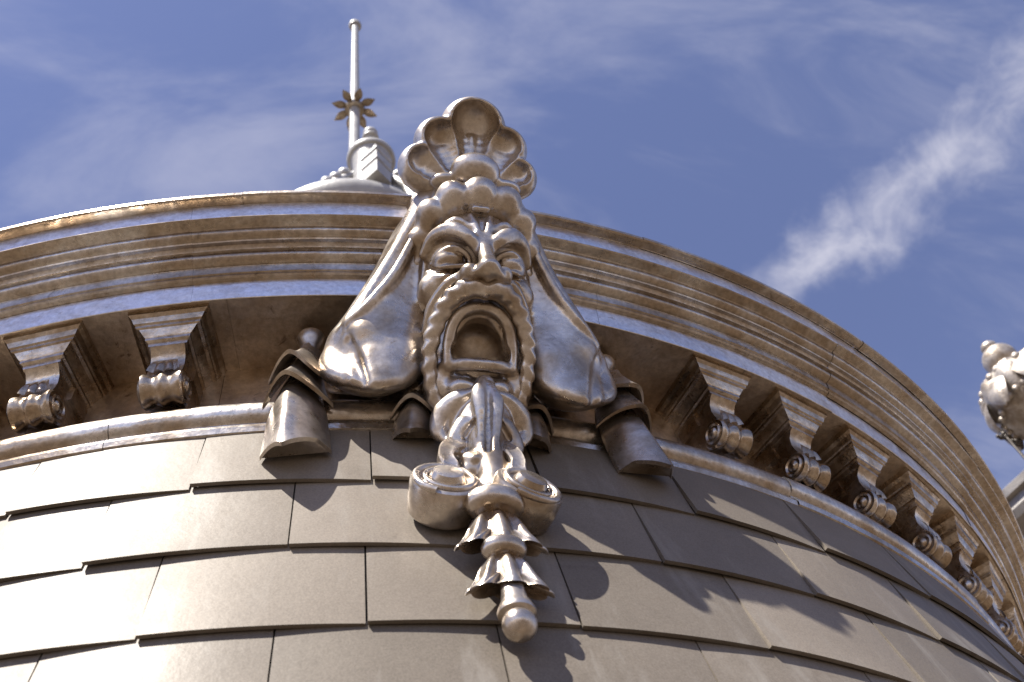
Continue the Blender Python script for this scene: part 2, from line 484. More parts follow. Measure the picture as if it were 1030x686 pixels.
# upper dome, hidden behind the rim except for its crowning ring
mb = MB()
dome = [(.80, .868), (.79, 1.0), (.72, 1.25), (.60, 1.55), (.48, 1.85), (.40, 2.05), (.34, 2.20), (.285, 2.30)]
revolve(mb, dome, -180, 180, 4)
tpart(mb.build('upper_dome', M_roof, turret))
mb = MB()
ring = [(.285, 2.30), (.275, 2.36), (.272, 2.42), (.285, 2.44), (.292, 2.455), (.295, 2.475), (.290, 2.49), (.262, 2.50), (.10, 2.51), (.001, 2.512)]
revolve(mb, ring, -180, 180, 5)
tpart(mb.build('crown_ring', M_white, turret, angle=40))

# brackets under the soffit
def bracket_body():
    mb = MB()
    # console silhouette (y outward from the frieze, z below the soffit), extruded across x
    base = [(-.01, -.205), (.040, -.232), (.075, -.246), (.105, -.250), (.132, -.232), (.130, -.190), (.124, -.165), (.122, -.145), (.127, -.122), (.140, -.104), (.150, -.098), (.150, -.088), (-.01, -.088)]
    P = np.array(base); hw = .041
    for sx in (-1, 1):
        mb.ngon([(sx * hw, y, z) for y, z in base])
    C = np.array([[(-hw, y, z), (hw, y, z)] for y, z in base])
    mb.grid(C, cu=True)
    # recessed side panel rim
    for sx in (-1, 1):
        mb.box((sx * (hw + .004), .03, -.118), (.010, .075, .05))
    return mb
def stepped(mb, levels):
    """levels: list of (half width, depth, z) for a three sided moulding with mitred corners"""
    rows = []
    for hw, dp, z in levels:
        rows.append([(-hw, -.012, z), (-hw, dp, z), (hw, dp, z), (hw, -.012, z)])
    mb.grid(np.array(rows))
    mb.ngon(rows[0]); mb.ngon(rows[-1])
lv = [(.046, .150, -.096), (.048, .152, -.084), (.054, .160, -.082), (.054, .161, -.074), (.058, .164, -.070), (.070, .173, -.050), (.078, .178, -.048), (.079, .179, -.041), (.083, .184, -.038), (.089, .190, -.024), (.097, .198, -.016), (.099, .199, -.004), (.099, .199, .004)]
first = {}
def make_bracket(az):
    t = bpy.data.objects.new('bracket', None)
    b = bracket_body().build('console', M_brk, t, angle=32)
    mb = MB(); stepped(mb, lv); mb.build('cap_moulding', M_brk, t, smooth=True, angle=20)
    mb = MB()                                             # rolled scroll across the foot
    yc, zc, rr = .102, -.222, .038
    n = 28; xs = np.linspace(-.050, .050, 23)
    P = np.zeros((len(xs), n, 3))
    for i, x in enumerate(xs):
        q = rr * (1 + .14 * (abs(x) > .038) + .10 * math.cos(abs(x) / .038 * 2 * math.pi) * (abs(x) < .038))
        if abs(x) > .048: q *= .9
        for j in range(n):
            a = 2 * math.pi * j / n
            P[i, j] = (x, yc + q * math.cos(a), zc + q * math.sin(a))
    mb.grid(P, cv=True); mb.ngon(P[0][::-1]); mb.ngon(P[-1])
    for sx in (-1, 1):
        Mx = Matrix.Translation((sx * .050, yc, zc)) @ Matrix.Rotation(sx * math.pi / 2, 4, 'Y')
        mb.lathe([(.030, -.002), (.031, .003), (.026, .006), (.021, .002), (.018, .002), (.016, .007), (.010, .011), (.001, .012)], Mx, 18, cap=False)
    # leaf hugging the front of the console above the roll
    u = np.linspace(-1, 1, 17)[:, None]; v = np.linspace(0, 1, 9)[None, :]
    zz = -.186 + .05 * v; yy = .130 - .006 * v + .010 * np.sin(v * 2.2) + .010 * (np.abs(np.sin(u * math.pi * 1.5))) * (1 - v) - .016 * v * 0
    xx = u * .039 * (1 - .35 * v)
    mb.grid(np.stack(np.broadcast_arrays(xx, yy, zz), -1))
    mb.build('scroll', M_brk, t, angle=38)
    return t
bz = [-9.1 - 6.3 * i for i in range(0, 10)] + [21.3 + 5.9 * i for i in range(0, 12)]
bz = [a for a in bz if -70 < a < 85]
proto = None
for a in bz:
    if proto is None:
        o = make_bracket(a); COL.objects.link(o); proto = o
    else:
        o = proto.copy(); COL.objects.link(o)
        for ch in list(proto.children):
            c = ch.copy(); COL.objects.link(c); c.parent = o
    o.parent = turret
    o.matrix_parent_inverse = PZ.copy()
    q = cylP(a, FR, SZ)
    o.location = tuple(q); o.rotation_euler = (R(random.uniform(-.8, .8)), R(random.uniform(-.9, .9)), R(a) + math.pi + R(random.uniform(-.8, .8)))

# ------------------------------------------------------------------ the mascaron
aX = Vector((0.9961947, 0.08715574, 0)); aY = Vector((0.04357787, -0.49809735, 0.8660254)); aZ = Vector((0.07547909, -0.86272992, -0.5))
OM = Vector((0.2860, -2.7649, 1.9540)); MS = 1.122
msk = thing('mascaron', 'silvery metal mask of an open-mouthed bearded man with a shell crest and a veil', 'sculpture')
msk.matrix_world = Matrix(((aX.x, aY.x, aZ.x, OM.x), (aX.y, aY.y, aZ.y, OM.y), (aX.z, aY.z, aZ.z, OM.z), (0, 0, 0, 1))) @ Matrix.Scale(MS, 4)
# frame of the parts that lie on the shingles below the mask
LOW = Matrix(((aX.x, aY.x, aZ.x, .25493), (aX.y, aY.y, aZ.y, -2.91387), (aX.z, aY.z, aZ.z, 1.741495), (0, 0, 0, 1)))
def low(o):
    o.matrix_parent_inverse = msk.matrix_world.inverted() @ LOW
    return o

# face
f = Sculpt((-.16, -.14, -.16), (.16, .47, .24), .0036)
f.ell((0, .27, -.04), (.128, .20, .135), 0)
f.ell((0, .07, -.02), (.112, .15, .115), .05)
f.ell((0, .30, .045), (.095, .09, .065), .03)                       # forehead
f.sym(f.ell, (-.083, .192, .048), (.044, .040, .042), .025)           # cheekbones
f.ell((0, .165, .065), (.085, .06, .05), .03)                         # muzzle
# brow ridges and frown
f.sym(f.chain, [(-.013, .252, .130), (-.034, .274, .134), (-.064, .304, .116), (-.098, .306, .078), (-.116, .280, .045)], [.015, .020, .021, .016, .010], .014)
f.sym(f.chain, [(-.026, .318, .114), (-.054, .338, .100), (-.086, .330, .076)], [.008, .013, .008], .012)
f.sym(f.chain, [(-.009, .258, .134), (-.014, .318, .118), (-.022, .362, .097)], [.010, .009, .006], .010)
f.chain([(0, .285, .134), (0, .36, .115)], [.004, .003], .006, True)
f.sym(f.chain, [(-.022, .304, .130), (-.048, .322, .120), (-.080, .320, .098)], [.004, .006, .003], .006, True)
# eyes
f.sym(f.ell, (-.066, .242, .118), (.044, .032, .034), .014, True)
f.sym(f.ell, (-.063, .240, .080), (.039, .030, .039), .003)
f.sym(f.chain, [(-.024, .228, .114), (-.036, .248, .119), (-.062, .259, .119), (-.086, .255, .100), (-.103, .240, .074)], [.005, .0065, .0075, .007, .005], .003)
f.sym(f.chain, [(-.024, .226, .114), (-.044, .217, .118), (-.070, .216, .111), (-.090, .224, .093), (-.103, .240, .074)], [.005, .006, .0065, .006, .005], .003)
f.sym(f.chain, [(-.032, .204, .118), (-.060, .192, .112), (-.088, .202, .087), (-.108, .230, .055)], [.006, .009, .009, .006], .009)
# nose
f.chain([(0, .290, .116), (0, .235, .150), (0, .190, .178)], [.014, .016, .019], .012)
f.ell((0, .176, .184), (.024, .018, .026), .012)
f.ell((0, .166, .168), (.038, .015, .032), .010)
f.sym(f.ell, (-.035, .178, .152), (.021, .019, .030), .008)
f.sym(f.chain, [(-.034, .200, .142), (-.050, .184, .134), (-.045, .158, .136)], [.005, .006, .006], .006)
f.sym(f.ell, (-.016, .150, .170), (.009, .008, .013), .004, True)
# cheek folds
f.sym(f.chain, [(-.042, .190, .128), (-.072, .172, .108), (-.098, .135, .074), (-.108, .090, .045)], [.009, .014, .014, .009], .010)
f.sym(f.chain, [(-.040, .206, .128), (-.072, .190, .112), (-.102, .150, .072)], [.004, .006, .004], .006, True)
f.sym(f.chain, [(-.088, .232, .060), (-.112, .190, .036), (-.116, .140, .022)], [.010, .012, .009], .012)
# mouth: lips, deep hollow, lower lip, chin
lipp = [(-.064, .002, .084), (-.066, .045, .088), (-.058, .088, .098), (-.037, .115, .108), (0, .125, .114), (.037, .115, .108), (.058, .088, .098), (.066, .045, .088), (.064, .002, .084)]
f.chain(lipp, .0125, .010)
f.chain([(-.050, .018, .16), (-.049, .060, .16), (-.037, .092, .16), (0, .100, .16), (.037, .092, .16), (.049, .060, .16), (.050, .018, .16)], .013, .004, True)
for zz in (.15, .12, .09, .065, .048):
    f.ell((0, .056, zz), (.050, .052, .030), .006, True)
    f.chain([(-.038, .030, zz), (.038, .030, zz)], .024, .006, True)
f.chain([(-.070, .004, .074), (-.038, -.004, .100), (0, -.006, .106), (.038, -.004, .100), (.070, .004, .074)], [.011, .014, .014, .014, .011], .005)
f.ell((0, .012, .055), (.040, .016, .040), .008)                       # tongue
f.sym(f.ell, (-.035, -.048, .072), (.032, .026, .030), .015)
f.ell((0, -.060, .072), (.030, .03, .03), .015)
f.sym(f.ell, (-.075, -.030, .035), (.035, .05, .04), .02)
f.build('face', M_sil, msk)

# twisted moustache ropes that run down either side of the mouth
f = Sculpt((-.16, -.16, -.06), (.16, .22, .20), .0034)
for sx in (-1, 1):
    path = catmull([(sx * .008, .148, .152), (sx * .040, .146, .140), (sx * .072, .124, .118), (sx * .092, .086, .096), (sx * .101, .040, .080), (sx * .100, -.012, .066), (sx * .090, -.060, .058), (sx * .070, -.095, .055)], 80)
    f.chain(path[::8], [.013] * len(path[::8]), 0)
    n = 11
    for i in range(n):
        u = (i + .4) / n
        j = int(u * 79); p = path[j]; t = path[min(j + 2, 79)] - path[max(j - 2, 0)]; t /= np.linalg.norm(t)
        side = np.cross((0, 0, 1), t); side /= np.linalg.norm(side)
        ax1 = t * .72 + side * sx * .70; ax1 /= np.linalg.norm(ax1)
        nz_ = np.array((0, 0, 1.)) - ax1 * ax1[2]; nz_ /= np.linalg.norm(nz_)
        ax2 = np.cross(nz_, ax1)
        w_ = 1.22 - .50 * u
        f.ell(p, (.025 * w_, .0115 * w_, .018 * w_), .011, rot=np.stack([ax1, ax2, nz_], 1))
f.build('moustache', M_sil, msk)

# padded roll across the brow
f = Sculpt((-.19, .22, -.16), (.19, .51, .16), .0038)
beads = [(-.122, .275, .000, .026), (-.120, .328, .022, .033), (-.098, .382, .048, .041), (-.054, .418, .066, .046), (.003, .428, .076, .048), (.060, .420, .066, .046), (.100, .384, .048, .041), (.121, .330, .022, .033), (.122, .275, .000, .026)]
for x, y, z, r in beads:
    a = math.atan2(y - .26, x); t = np.array((-math.sin(a), math.cos(a), 0)); nr = np.array((math.cos(a), math.sin(a), 0))
    f.ell((x, y, z), (r * .90, r * 1.0, r * 1.0), .005, rot=np.stack([t, nr, (0, 0, 1)], 1))
for i in range(len(beads) - 1):
    x, y, z, r = [(p + q) / 2 for p, q in zip(beads[i], beads[i + 1])]
    f.ell((x, y, z - .012), (r * .7, r * .8, r * .8), .008)
f.chain([(x * .98, y - .006, z - .008) for x, y, z, r in beads], [r * .80 for x, y, z, r in beads], .008)
f.ell((0, .33, -.08), (.13, .15, .09), .02)
# small curls where the roll meets the forehead
f.sym(f.ell, (-.010, .376, .104), (.012, .008, .009), .006)
f.build('hair_roll', M_sil, msk)

# hanging side locks between face and veil
for sx in (-1, 1):
    f = Sculpt((-.18, -.16, -.16) if sx < 0 else (.06, -.16, -.16), (-.06, .30, .10) if sx < 0 else (.18, .30, .10), .0040)
    path = catmull([(sx * .120, .250, -.02), (sx * .126, .17, -.03), (sx * .122, .08, -.03), (sx * .116, .0, -.02), (sx * .104, -.08, -.01)], 60)
    f.chain(path[::6], [.022] * 10, 0)
    for i in range(8):
        u = (i + .5) / 8; p = path[int(u * 59)]
        c, s_ = math.cos(1.0 * sx), math.sin(1.0 * sx)
        f.ell(p, (.012, .034, .026), .008, rot=np.array([(c, -s_, 0), (s_, c, 0), (0, 0, 1)]))
    f.build('side_lock', M_sil, msk)

# veil: folds falling from the crown into a full pouch on either side
def veil(sx):
    m = lambda pts: [(sx * abs(x), y, z) for x, y, z in pts]
    lo = (-.36, -.14, -.34) if sx < 0 else (.02, -.14, -.34)
    hi = (-.02, .56, .17) if sx < 0 else (.36, .56, .17)
    f = Sculpt(lo, hi, .0045)
    f.chain(m([(-.085, .48, -.05), (-.140, .40, -.065), (-.180, .29, -.070), (-.222, .18, -.055), (-.262, .085, -.030)]), [.028, .032, .036, .040, .044], 0)
    f.chain(m([(-.085, .47, -.03), (-.118, .37, -.04), (-.152, .24, -.040), (-.192, .12, -.005), (-.230, -.040, .055)]), [.032, .040, .048, .050, .036], .03)
    f.chain(m([(-.085, .47, -.02), (-.112, .34, -.03), (-.138, .20, -.022), (-.168, .05, .022), (-.200, -.065, .074)]), [.030, .036, .044, .048, .034], .035)
    f.chain(m([(-.085, .45, -.02), (-.106, .30, -.03), (-.124, .15, -.018), (-.146, .03, .020), (-.166, -.055, .062)]), [.030, .035, .042, .044, .032], .035)
    f.chain(m([(-.080, .47, -.20), (-.15, .33, -.22), (-.20, .18, -.22), (-.24, .05, -.20)]), [.05, .07, .07, .06], .04)
    f.chain(m([(-.262, .085, -.030), (-.288, .030, -.020), (-.285, -.015, .010), (-.255, -.060, .045)]), [.038, .034, .030, .026], .016)
    f.ell((sx * .215, -.005, -.010), (.060, .080, .055), .05)
    f.chain(m([(-.095, .45, -.020), (-.128, .37, -.024), (-.160, .27, -.020), (-.200, .17, .004), (-.232, .08, .024)]), [.030, .034, .038, .040, .038], .03)
    # two crisp fold ridges that run together at the outer bump
    f.chain(m([(-.088, .505, -.010), (-.132, .410, -.008), (-.176, .310, -.008), (-.226, .200, .006), (-.266, .118, .018), (-.280, .096, .006)]), [.009, .011, .012, .012, .012, .007], .009)
    f.chain(m([(-.078, .490, .020), (-.106, .410, .028), (-.136, .330, .030), (-.180, .222, .041), (-.236, .134, .050), (-.270, .104, .032)]), [.009, .011, .012, .012, .011, .007], .010)
    f.chain(m([(-.072, .470, .026), (-.092, .380, .030), (-.108, .28, .030), (-.120, .17, .036)]), [.007, .009, .009, .004], .010)
    f.chain(m([(-.100, .44, .018), (-.124, .385, .018), (-.160, .300, .016), (-.205, .205, .026), (-.24, .145, .040)]), [.004, .007, .009, .008, .003], .012, True)
    f.chain(m([(-.268, .060, .042), (-.252, .00, .070), (-.238, -.05, .095)]), [.008, .013, .010], .016, True)
    f.chain(m([(-.075, .44, .012), (-.100, .34, .014), (-.116, .22, .012), (-.128, .12, .020)]), [.007, .010, .010, .005], .014)
    f.plane((0, -.90, -.43), (0, -.078, .06), .022)          # hem
    f.plane((sx * .42, -.88, -.20), (sx * .262, -.052, .04), .03)
    f.plane((-sx * .45, -.86, -.25), (sx * .165, -.055, .05), .03)
    f.build('veil', M_sil, msk, 3)
veil(-1); veil(1)

# unseen veil bulk back to the cornice, added to fill the mask's shadow
f = Sculpt((-.24, .16, -.46), (.24, .62, .02), .0055)
f.ell((0, .41, -.20), (.150, .165, .20), 0)
f.sym(f.chain, [(-.08, .50, -.10), (-.12, .44, -.26), (-.15, .36, -.40)], [.06, .08, .09], .05)
f.chain([(0, .52, -.08), (0, .47, -.25), (0, .40, -.40)], [.07, .09, .10], .05)
f.build('veil_shadow_bulk', M_sil, msk)

# shell crest
f = Sculpt((-.23, .42, -.10), (.23, .80, .16), .0038)
lobes = [((-.116, .540), .061), ((-.076, .618), .066), ((0, .672), .080), ((.070, .618), .062), ((.100, .540), .054)]
for (x, y), r in lobes:
    b = np.array((x * .25, .475, -.03)); t = np.array((x, y, .012))
    f.chain([b, t], [r * .55, r], .003, flat=(1, 1, .9))
for (x, y), r in lobes:
    b = np.array((x * .40, .50, .040)); t = np.array((x * .97, .475 + (y - .475) * .96, .050)); mid = (b + t) / 2 + (0, 0, -.004)
    f.chain([b, mid, t], [r * .26, r * .50, r * .70], .010, True)
for (x, y), r in lobes:                                        # raised rib up the middle of each lobe
    b = np.array((x * .3, .50, -.004)); t = np.array((x * .92, .475 + (y - .475) * .93, -.004))
    f.chain([b, t], [.006, .0055], .016)
f.ell((-.004, .505, .062), (.058, .046, .046), .006)
f.sym(f.ell, (-.066, .482, .045), (.040, .020, .026), .008)
f.ell((0, .47, -.02), (.11, .05, .05), .02)
f.build('shell_crest', M_sil, msk)

# ribbon ends: a pinched cup, then two overlapping ridge-backed folds with an open pointed end
def ribbon(path, widths, up, name='ribbon_end', second=True, cup=True, rid=.0):
    mb = MB()
    def frame(pp, i):
        n = len(pp)
        t = pp[min(i + 1, n - 1)] - pp[max(i - 1, 0)]; t /= np.linalg.norm(t)
        upv = np.array(up, float); upv = upv - t * upv.dot(t); upv /= np.linalg.norm(upv)
        return t, upv, np.cross(t, upv)
    US = np.linspace(-1, 1, 25)
    def sect(u, hgt, rid):
        v = (u - rid) / (1 - rid) if u > rid else (u - rid) / (1 + rid)
        return hgt * (1 - abs(v) ** 1.75)
    def fold(a, b, ww, lift, hgt, flare=0.0, tip=0.0, scal=0.0):
        out_ = []
        for so in (0, -1):
            rows = []
            for k, i in enumerate(range(a, b)):
                t, upv, sd_ = frame(pp, i); e = k / (b - a - 1)
                w = ww[i] * (1 + flare * e ** 2)
                row = []
                for u in US:
                    ep = w * max(0, (e - .6) / .4) * (tip * max(0, 1 - abs(u - rid) / .9) + scal * math.cos(3.2 * u + 1.0))
                    row.append(pp[i] + sd_ * w * u + upv * (w * sect(u, hgt, rid) + lift + .010 * so) + t * ep)
                rows.append(row)
            out_.append(np.array(rows))
        A, B = out_
        mb.grid(A); mb.grid(B)
        mb.grid(np.stack([A[-1], B[-1]], 0)); mb.grid(np.stack([A[:, 0], B[:, 0]], 0)); mb.grid(np.stack([A[:, -1], B[:, -1]], 0)); mb.grid(np.stack([A[0], B[0]], 0))
        return A
    pp = catmull(path, 26)
    ww = np.interp(np.linspace(0, 1, 26), np.linspace(0, 1, len(widths)), widths)
    A = fold(0, 26, ww, 0, .95, .06, .80)
    if second:
        fold(6, 18, ww * 1.14, .010, 1.05, .16, -.18, .12)
        fold(5, 13, ww * 1.26, .020, 1.10, .26, -.10, .22)
    else:
        fold(6, 17, ww * 1.14, .006, 1.05, .14, -.12, .10)
    # solid core so the folds are not hollow seen from behind
    mb.tube(pp[:21], [max(.008, w * .50) for w in ww[:21]], 12)
    # hollowed end face
    t, upv, sd_ = frame(pp, 25)
    rim = [q - upv * .005 - t * .002 for q in A[-1]]
    b0 = len(mb.v); mb.v.extend([tuple(q) for q in rim])
    c0 = np.mean(rim, 0) - t * .012 - upv * .008; mb.v.append(tuple(c0))
    nq = len(rim)
    for q in range(nq): mb.f.append((b0 + q, b0 + (q + 1) % nq, b0 + nq))
    mb.build(name, M_sil, msk, angle=40)
    if cup:
        p, q = Vector(pp[0]), Vector(pp[4]); d = (p - q).normalized()
        rot = d.to_track_quat('Z', 'Y').to_matrix().to_4x4()
        mb = MB()
        mb.lathe([(.016, -.06), (.015, -.02), (.017, .0), (.026, .018), (.031, .032), (.031, .040), (.026, .041), (.018, .030), (.001, .026)], Matrix.Translation(p) @ rot, 24, cap=False)
        mb.build('ribbon_cup', M_sil, msk, angle=50)
ribbon([(-.337, .132, -.155), (-.337, .063, -.115), (-.352, -.030, -.050), (-.354, -.110, .020), (-.352, -.205, .080)], [.018, .026, .044, .056, .062], (-.10, .35, .85), rid=.30)
ribbon([(.349, .134, -.165), (.340, .068, -.125), (.334, -.024, -.060), (.336, -.105, .000), (.350, -.190, .050)], [.018, .026, .042, .052, .056], (.10, .35, .85), rid=-.30)
ribbon([(-.100, .010, -.08), (-.110, -.050, -.030), (-.122, -.100, .015), (-.128, -.145, .046)], [.018, .032, .040, .040], (-.15, .4, .85), 'inner_ribbon_end', False, False, .1)
ribbon([(.120, .020, -.08), (.124, -.050, -.030), (.120, -.100, .012), (.114, -.145, .046)], [.018, .032, .040, .040], (.15, .4, .85), 'inner_ribbon_end', False, False, -.1)

# forked leaf beard hanging from the chin
f = Sculpt((-.15, -.37, -.06), (.17, .02, .26), .0036)
f.chain([(.006, -.048, .100), (.001, -.090, .104), (.000, -.140, .112), (-.001, -.200, .138), (.002, -.270, .183), (.002, -.315, .206)], [.022, .034, .040, .036, .029, .030], 0)
f.ell((0, -.125, .090), (.070, .062, .036), .02)
# broad leaf lobes, two to a side, each with a turned-out tip
f.chain([(-.010, -.080, .104), (-.042, -.088, .098), (-.070, -.112, .090), (-.082, -.148, .094), (-.074, -.176, .110)], [.022, .028, .028, .020, .008], .007, flat=(1, 1, .8))
f.chain([(.014, -.080, .104), (.048, -.086, .096), (.076, -.108, .086), (.086, -.144, .090), (.078, -.172, .106)], [.022, .028, .028, .020, .008], .007, flat=(1, 1, .8))
f.chain([(-.008, -.130, .118), (-.036, -.152, .122), (-.056, -.190, .130), (-.046, -.224, .148)], [.020, .026, .021, .008], .005, flat=(1, 1, .8))
f.chain([(.012, -.130, .118), (.038, -.150, .120), (.056, -.188, .128), (.046, -.222, .146)], [.020, .026, .021, .008], .005, flat=(1, 1, .8))
# middle tongue of the leaf, split by a vein
f.chain([(-.004, -.052, .122), (-.014, -.088, .140), (-.012, -.130, .150), (-.016, -.190, .166)], [.010, .017, .015, .005], .005)
f.chain([(.012, -.060, .124), (.020, -.100, .140), (.016, -.150, .152), (.010, -.220, .176)], [.010, .016, .014, .005], .005)
f.chain([(.003, -.06, .152), (.002, -.10, .160), (.000, -.16, .172), (-.004, -.22, .184)], .005, .005, True)
f.chain([(-.020, -.086, .134), (-.052, -.104, .128), (-.076, -.145, .122)], .006, .006, True)
f.chain([(.032, -.084, .132), (.062, -.100, .124), (.084, -.140, .118)], .006, .006, True)
f.chain([(-.018, -.145, .150), (-.044, -.172, .152), (-.054, -.20, .158)], .005, .006, True)
f.chain([(.024, -.143, .148), (.046, -.170, .150), (.056, -.20, .156)], .005, .006, True)
f.ell((-.026, -.236, .160), (.032, .022, .026), .005)
f.ell((-.028, -.238, .180), (.015, .011, .012), .003)
f.sym(f.ell, (.036, -.262, .170), (.022, .026, .02), .008)
f.chain([(.003, -.06, .148), (.003, -.10, .152), (.000, -.16, .164), (-.004, -.22, .178)], .006, .006, True)
f.chain([(-.022, -.082, .124), (-.048, -.108, .118), (-.068, -.145, .110)], .006, .007, True)
f.chain([(.034, -.080, .122), (.060, -.104, .114), (.076, -.140, .106)], .006, .007, True)
f.chain([(-.018, -.142, .140), (-.040, -.178, .140)], .005, .006, True)
f.chain([(.026, -.140, .138), (.046, -.176, .136)], .005, .006, True)
f.ell((.004, -.305, .200), (.046, .024, .036), .012)
f.build('leaf_beard', M_sil, msk)

# volutes with their straps
OUT = Vector((0, .5, .866)); DN = Vector((0, -.866, .5)); TX = Vector((1, 0, 0))
def volute(c, sx, strap):
    mb = MB()
    tilt = (OUT + TX * (.30 if sx > 0 else .04) + DN * -.30).normalized()
    rot = tilt.to_track_quat('Z', 'Y').to_matrix().to_4x4()
    Mv = Matrix.Translation(c) @ rot
    # drum with rounded edge and a rising spiral ledge
    n = 64; th_ = np.linspace(0, 2 * math.pi, n, endpoint=False)
    rad, H = .074, .078
    prof = [(.060, -H), (.068, -H + .008), (.072, -H * .5), (.072, -.008), (.070, -.001), (.064, .002), (.058, .001)]
    mb.lathe(prof, Mv, 48, cap=False)
    P = []
    for r0 in (.058, .050, .044, .038):
        P.append([tuple(Mv @ Vector((r0 * math.cos(a), r0 * math.sin(a), .001 - .004 * ((.058 - r0) / .02)))) for a in th_])
    mb.grid(np.array(P), cv=True)
    # spiral bead
    pts = []
    for a in np.linspace(0, 3.2 * math.pi, 60):
        q = .066 - .0090 * a / math.pi
        pts.append(tuple(Mv @ Vector((q * math.cos(sx * a + 1.2), q * math.sin(sx * a + 1.2), .001 + .004 * a / (3 * math.pi)))))
    mb.tube(pts, list(np.linspace(.0085, .004, 60)), 10)
    mb.lathe([(.038, -.008), (.037, .004), (.033, .012), (.030, .018), (.026, .0195), (.001, .020)], Mv, 36, cap=False)
    low(mb.build('volute', M_sil, msk, angle=38))
    mb = MB()                                                # strap that climbs to the beard
    pp = catmull(strap, 22)
    rows = []
    for i in range(22):
        t = pp[min(i + 1, 21)] - pp[max(i - 1, 0)]; t /= np.linalg.norm(t)
        sd_ = np.cross(t, np.array(OUT)); sd_ /= np.linalg.norm(sd_)
        up_ = np.cross(sd_, t)
        w = .021 - .005 * math.sin(i / 21 * math.pi); d = .014
        rows.append([pp[i] + sd_ * a * w + up_ * b * d for a, b in ((-1, -1), (-1, .4), (-.8, .7), (-.4, .55), (.4, .55), (.8, .7), (1, .4), (1, -1))])
    P = np.array(rows); mb.grid(P, cv=True); mb.ngon(P[0][::-1]); mb.ngon(P[-1])
    low(mb.build('strap', M_sil, msk, angle=30))
volute(Vector((-.060, -.232, .050)), -1, [(-.020, -.105, -.075), (-.043, -.128, -.045), (-.052, -.158, -.020), (-.046, -.185, .000), (-.052, -.215, .006)])
volute(Vector((.106, -.234, .050)), 1, [(.070, -.105, -.075), (.091, -.128, -.045), (.099, -.158, -.020), (.094, -.185, .000), (.100, -.215, .006)])

# pendant: ring, bell flower, ring, bell flower, baluster, ball
PA = Vector((0.008, -.845, .535)).normalized(); PN = Vector((0, .5, .866)); PN = (PN - PA * PN.dot(PA)).normalized(); PT = PN.cross(PA)
def pframe(d, lift=0.0, flat=.42):
    p = Vector((.028, -.290, .078)) + PA * d + PN * lift
    Mr = Matrix(((PT.x, PN.x * flat, PA.x, p.x), (PT.y, PN.y * flat, PA.y, p.y), (PT.z, PN.z * flat, PA.z, p.z), (0, 0, 0, 1)))
    return Mr
def ringp(rr, q, d, name):
    mb = MB()
    mb.lathe([(rr - q + q * math.cos(a), q * 1.0 * math.sin(a)) for a in np.linspace(-math.pi / 2, math.pi / 2, 13)], pframe(d, .004, .68), 40)
    low(mb.build(name, M_sil, msk, angle=50))
ringp(.060, .025, .0, 'collar_ring')
def bell(d, r0, r1, L_, name):
    mb = MB()
    prof = [(0.02, .0), (.70, .0), (.92, .05), (1.10, .12), (1.45, .22), (1.72, .38), (1.92, .54), (2.12, .69), (2.34, .82), (2.55, .92), (2.75, 1.0), (2.72, 1.03), (2.2, .93), (1.2, .70), (.02, .60)]
    n = 84; th_ = np.linspace(0, 2 * math.pi, n, endpoint=False)
    P = np.zeros((len(prof), n, 3)); Mp = pframe(d, -.012, 1)
    for k, (r, h) in enumerate(prof):
        wq = r0 * r * (r1 / r0 / 2.75 if r > 1.3 else 1 + (r1 / r0 / 2.75 - 1) * r / 1.3)
        lip = max(0, h - .45) / .6
        dq = (.024 + .010 * min(1, 2 * h)) * min(r, 1.0) + .010 * lip ** 2.5 * (r > 1.3)
        for j, a in enumerate(th_):
            pet = abs(math.cos(4 * (a - math.pi / 2)))       # five lobes across the front
            gq = (1 - pet) ** 1.4
            q = 1 - .07 * min(1, lip) * gq
            hh = L_ * (h + .07 * pet * lip - .05 * gq * min(1, lip) - .05 * lip * abs(math.cos(a)) ** 2)
            dq2 = dq * (1 - .40 * gq * min(1, .3 + lip) + .16 * math.cos(8 * (a - math.pi / 2)) * (.15 < h < .98)) * (1.0 if r > .5 else .6)
            dq2 *= 1.0 if math.sin(a) > 0 else .12
            P[k, j] = Mp @ Vector((wq * q * math.cos(a), dq2 * math.sin(a), hh))
    mb.grid(P, cv=True)
    low(mb.build(name, M_sil, msk, angle=60))
bell(.016, .033, .088, .098, 'bell_flower')
ringp(.043, .020, .126, 'collar_ring')
bell(.136, .029, .080, .090, 'bell_flower')
mb = MB(); mb.lathe([(.020, 0), (.021, .02), (.024, .045), (.031, .062), (.034, .070), (.033, .076), (.024, .080), (.020, .086)], pframe(.214, .006, .9), 32)
low(mb.build('baluster', M_sil, msk, angle=40))
mb = MB(); mb.lathe([(.030 * math.sin(a), .030 - .030 * math.cos(a)) for a in np.linspace(.05, math.pi - .02, 15)], pframe(.284, .008, .95), 32)
low(mb.build('ball', M_sil, msk))

# ------------------------------------------------------------------ flagpole on the axis of the turret
fp = thing('flagpole', 'slender white flagpole with a gilt star rosette on the roof', 'flagpole', (0.02, 0, 2.51 * S))
Z0 = 2.51 * S
def lz(prof): return [(r, z * S - Z0) for r, z in prof]
mb = MB(); I4 = Matrix.Identity(4)
mb.lathe(lz([(.060, 2.505), (.058, 3.8), (.050, 4.60), (.048, 4.93)]), I4, 20); mb.build('pole', M_white, fp, angle=40)
mb = MB(); mb.lathe(lz([(.048, 4.925), (.085, 4.935), (.092, 4.95), (.085, 4.965), (.04, 4.972), (.026, 4.985), (.034, 5.0), (.030, 5.02), (.005, 5.035)]), I4, 20); mb.build('cap', M_white, fp, angle=40)
mb = MB()
zc = 3.815 * S - Z0
mb.lathe([(.062, zc - .06), (.105, zc - .055), (.120, zc - .02), (.105, zc + .015), (.062, zc + .02)], I4, 24, cap=False)
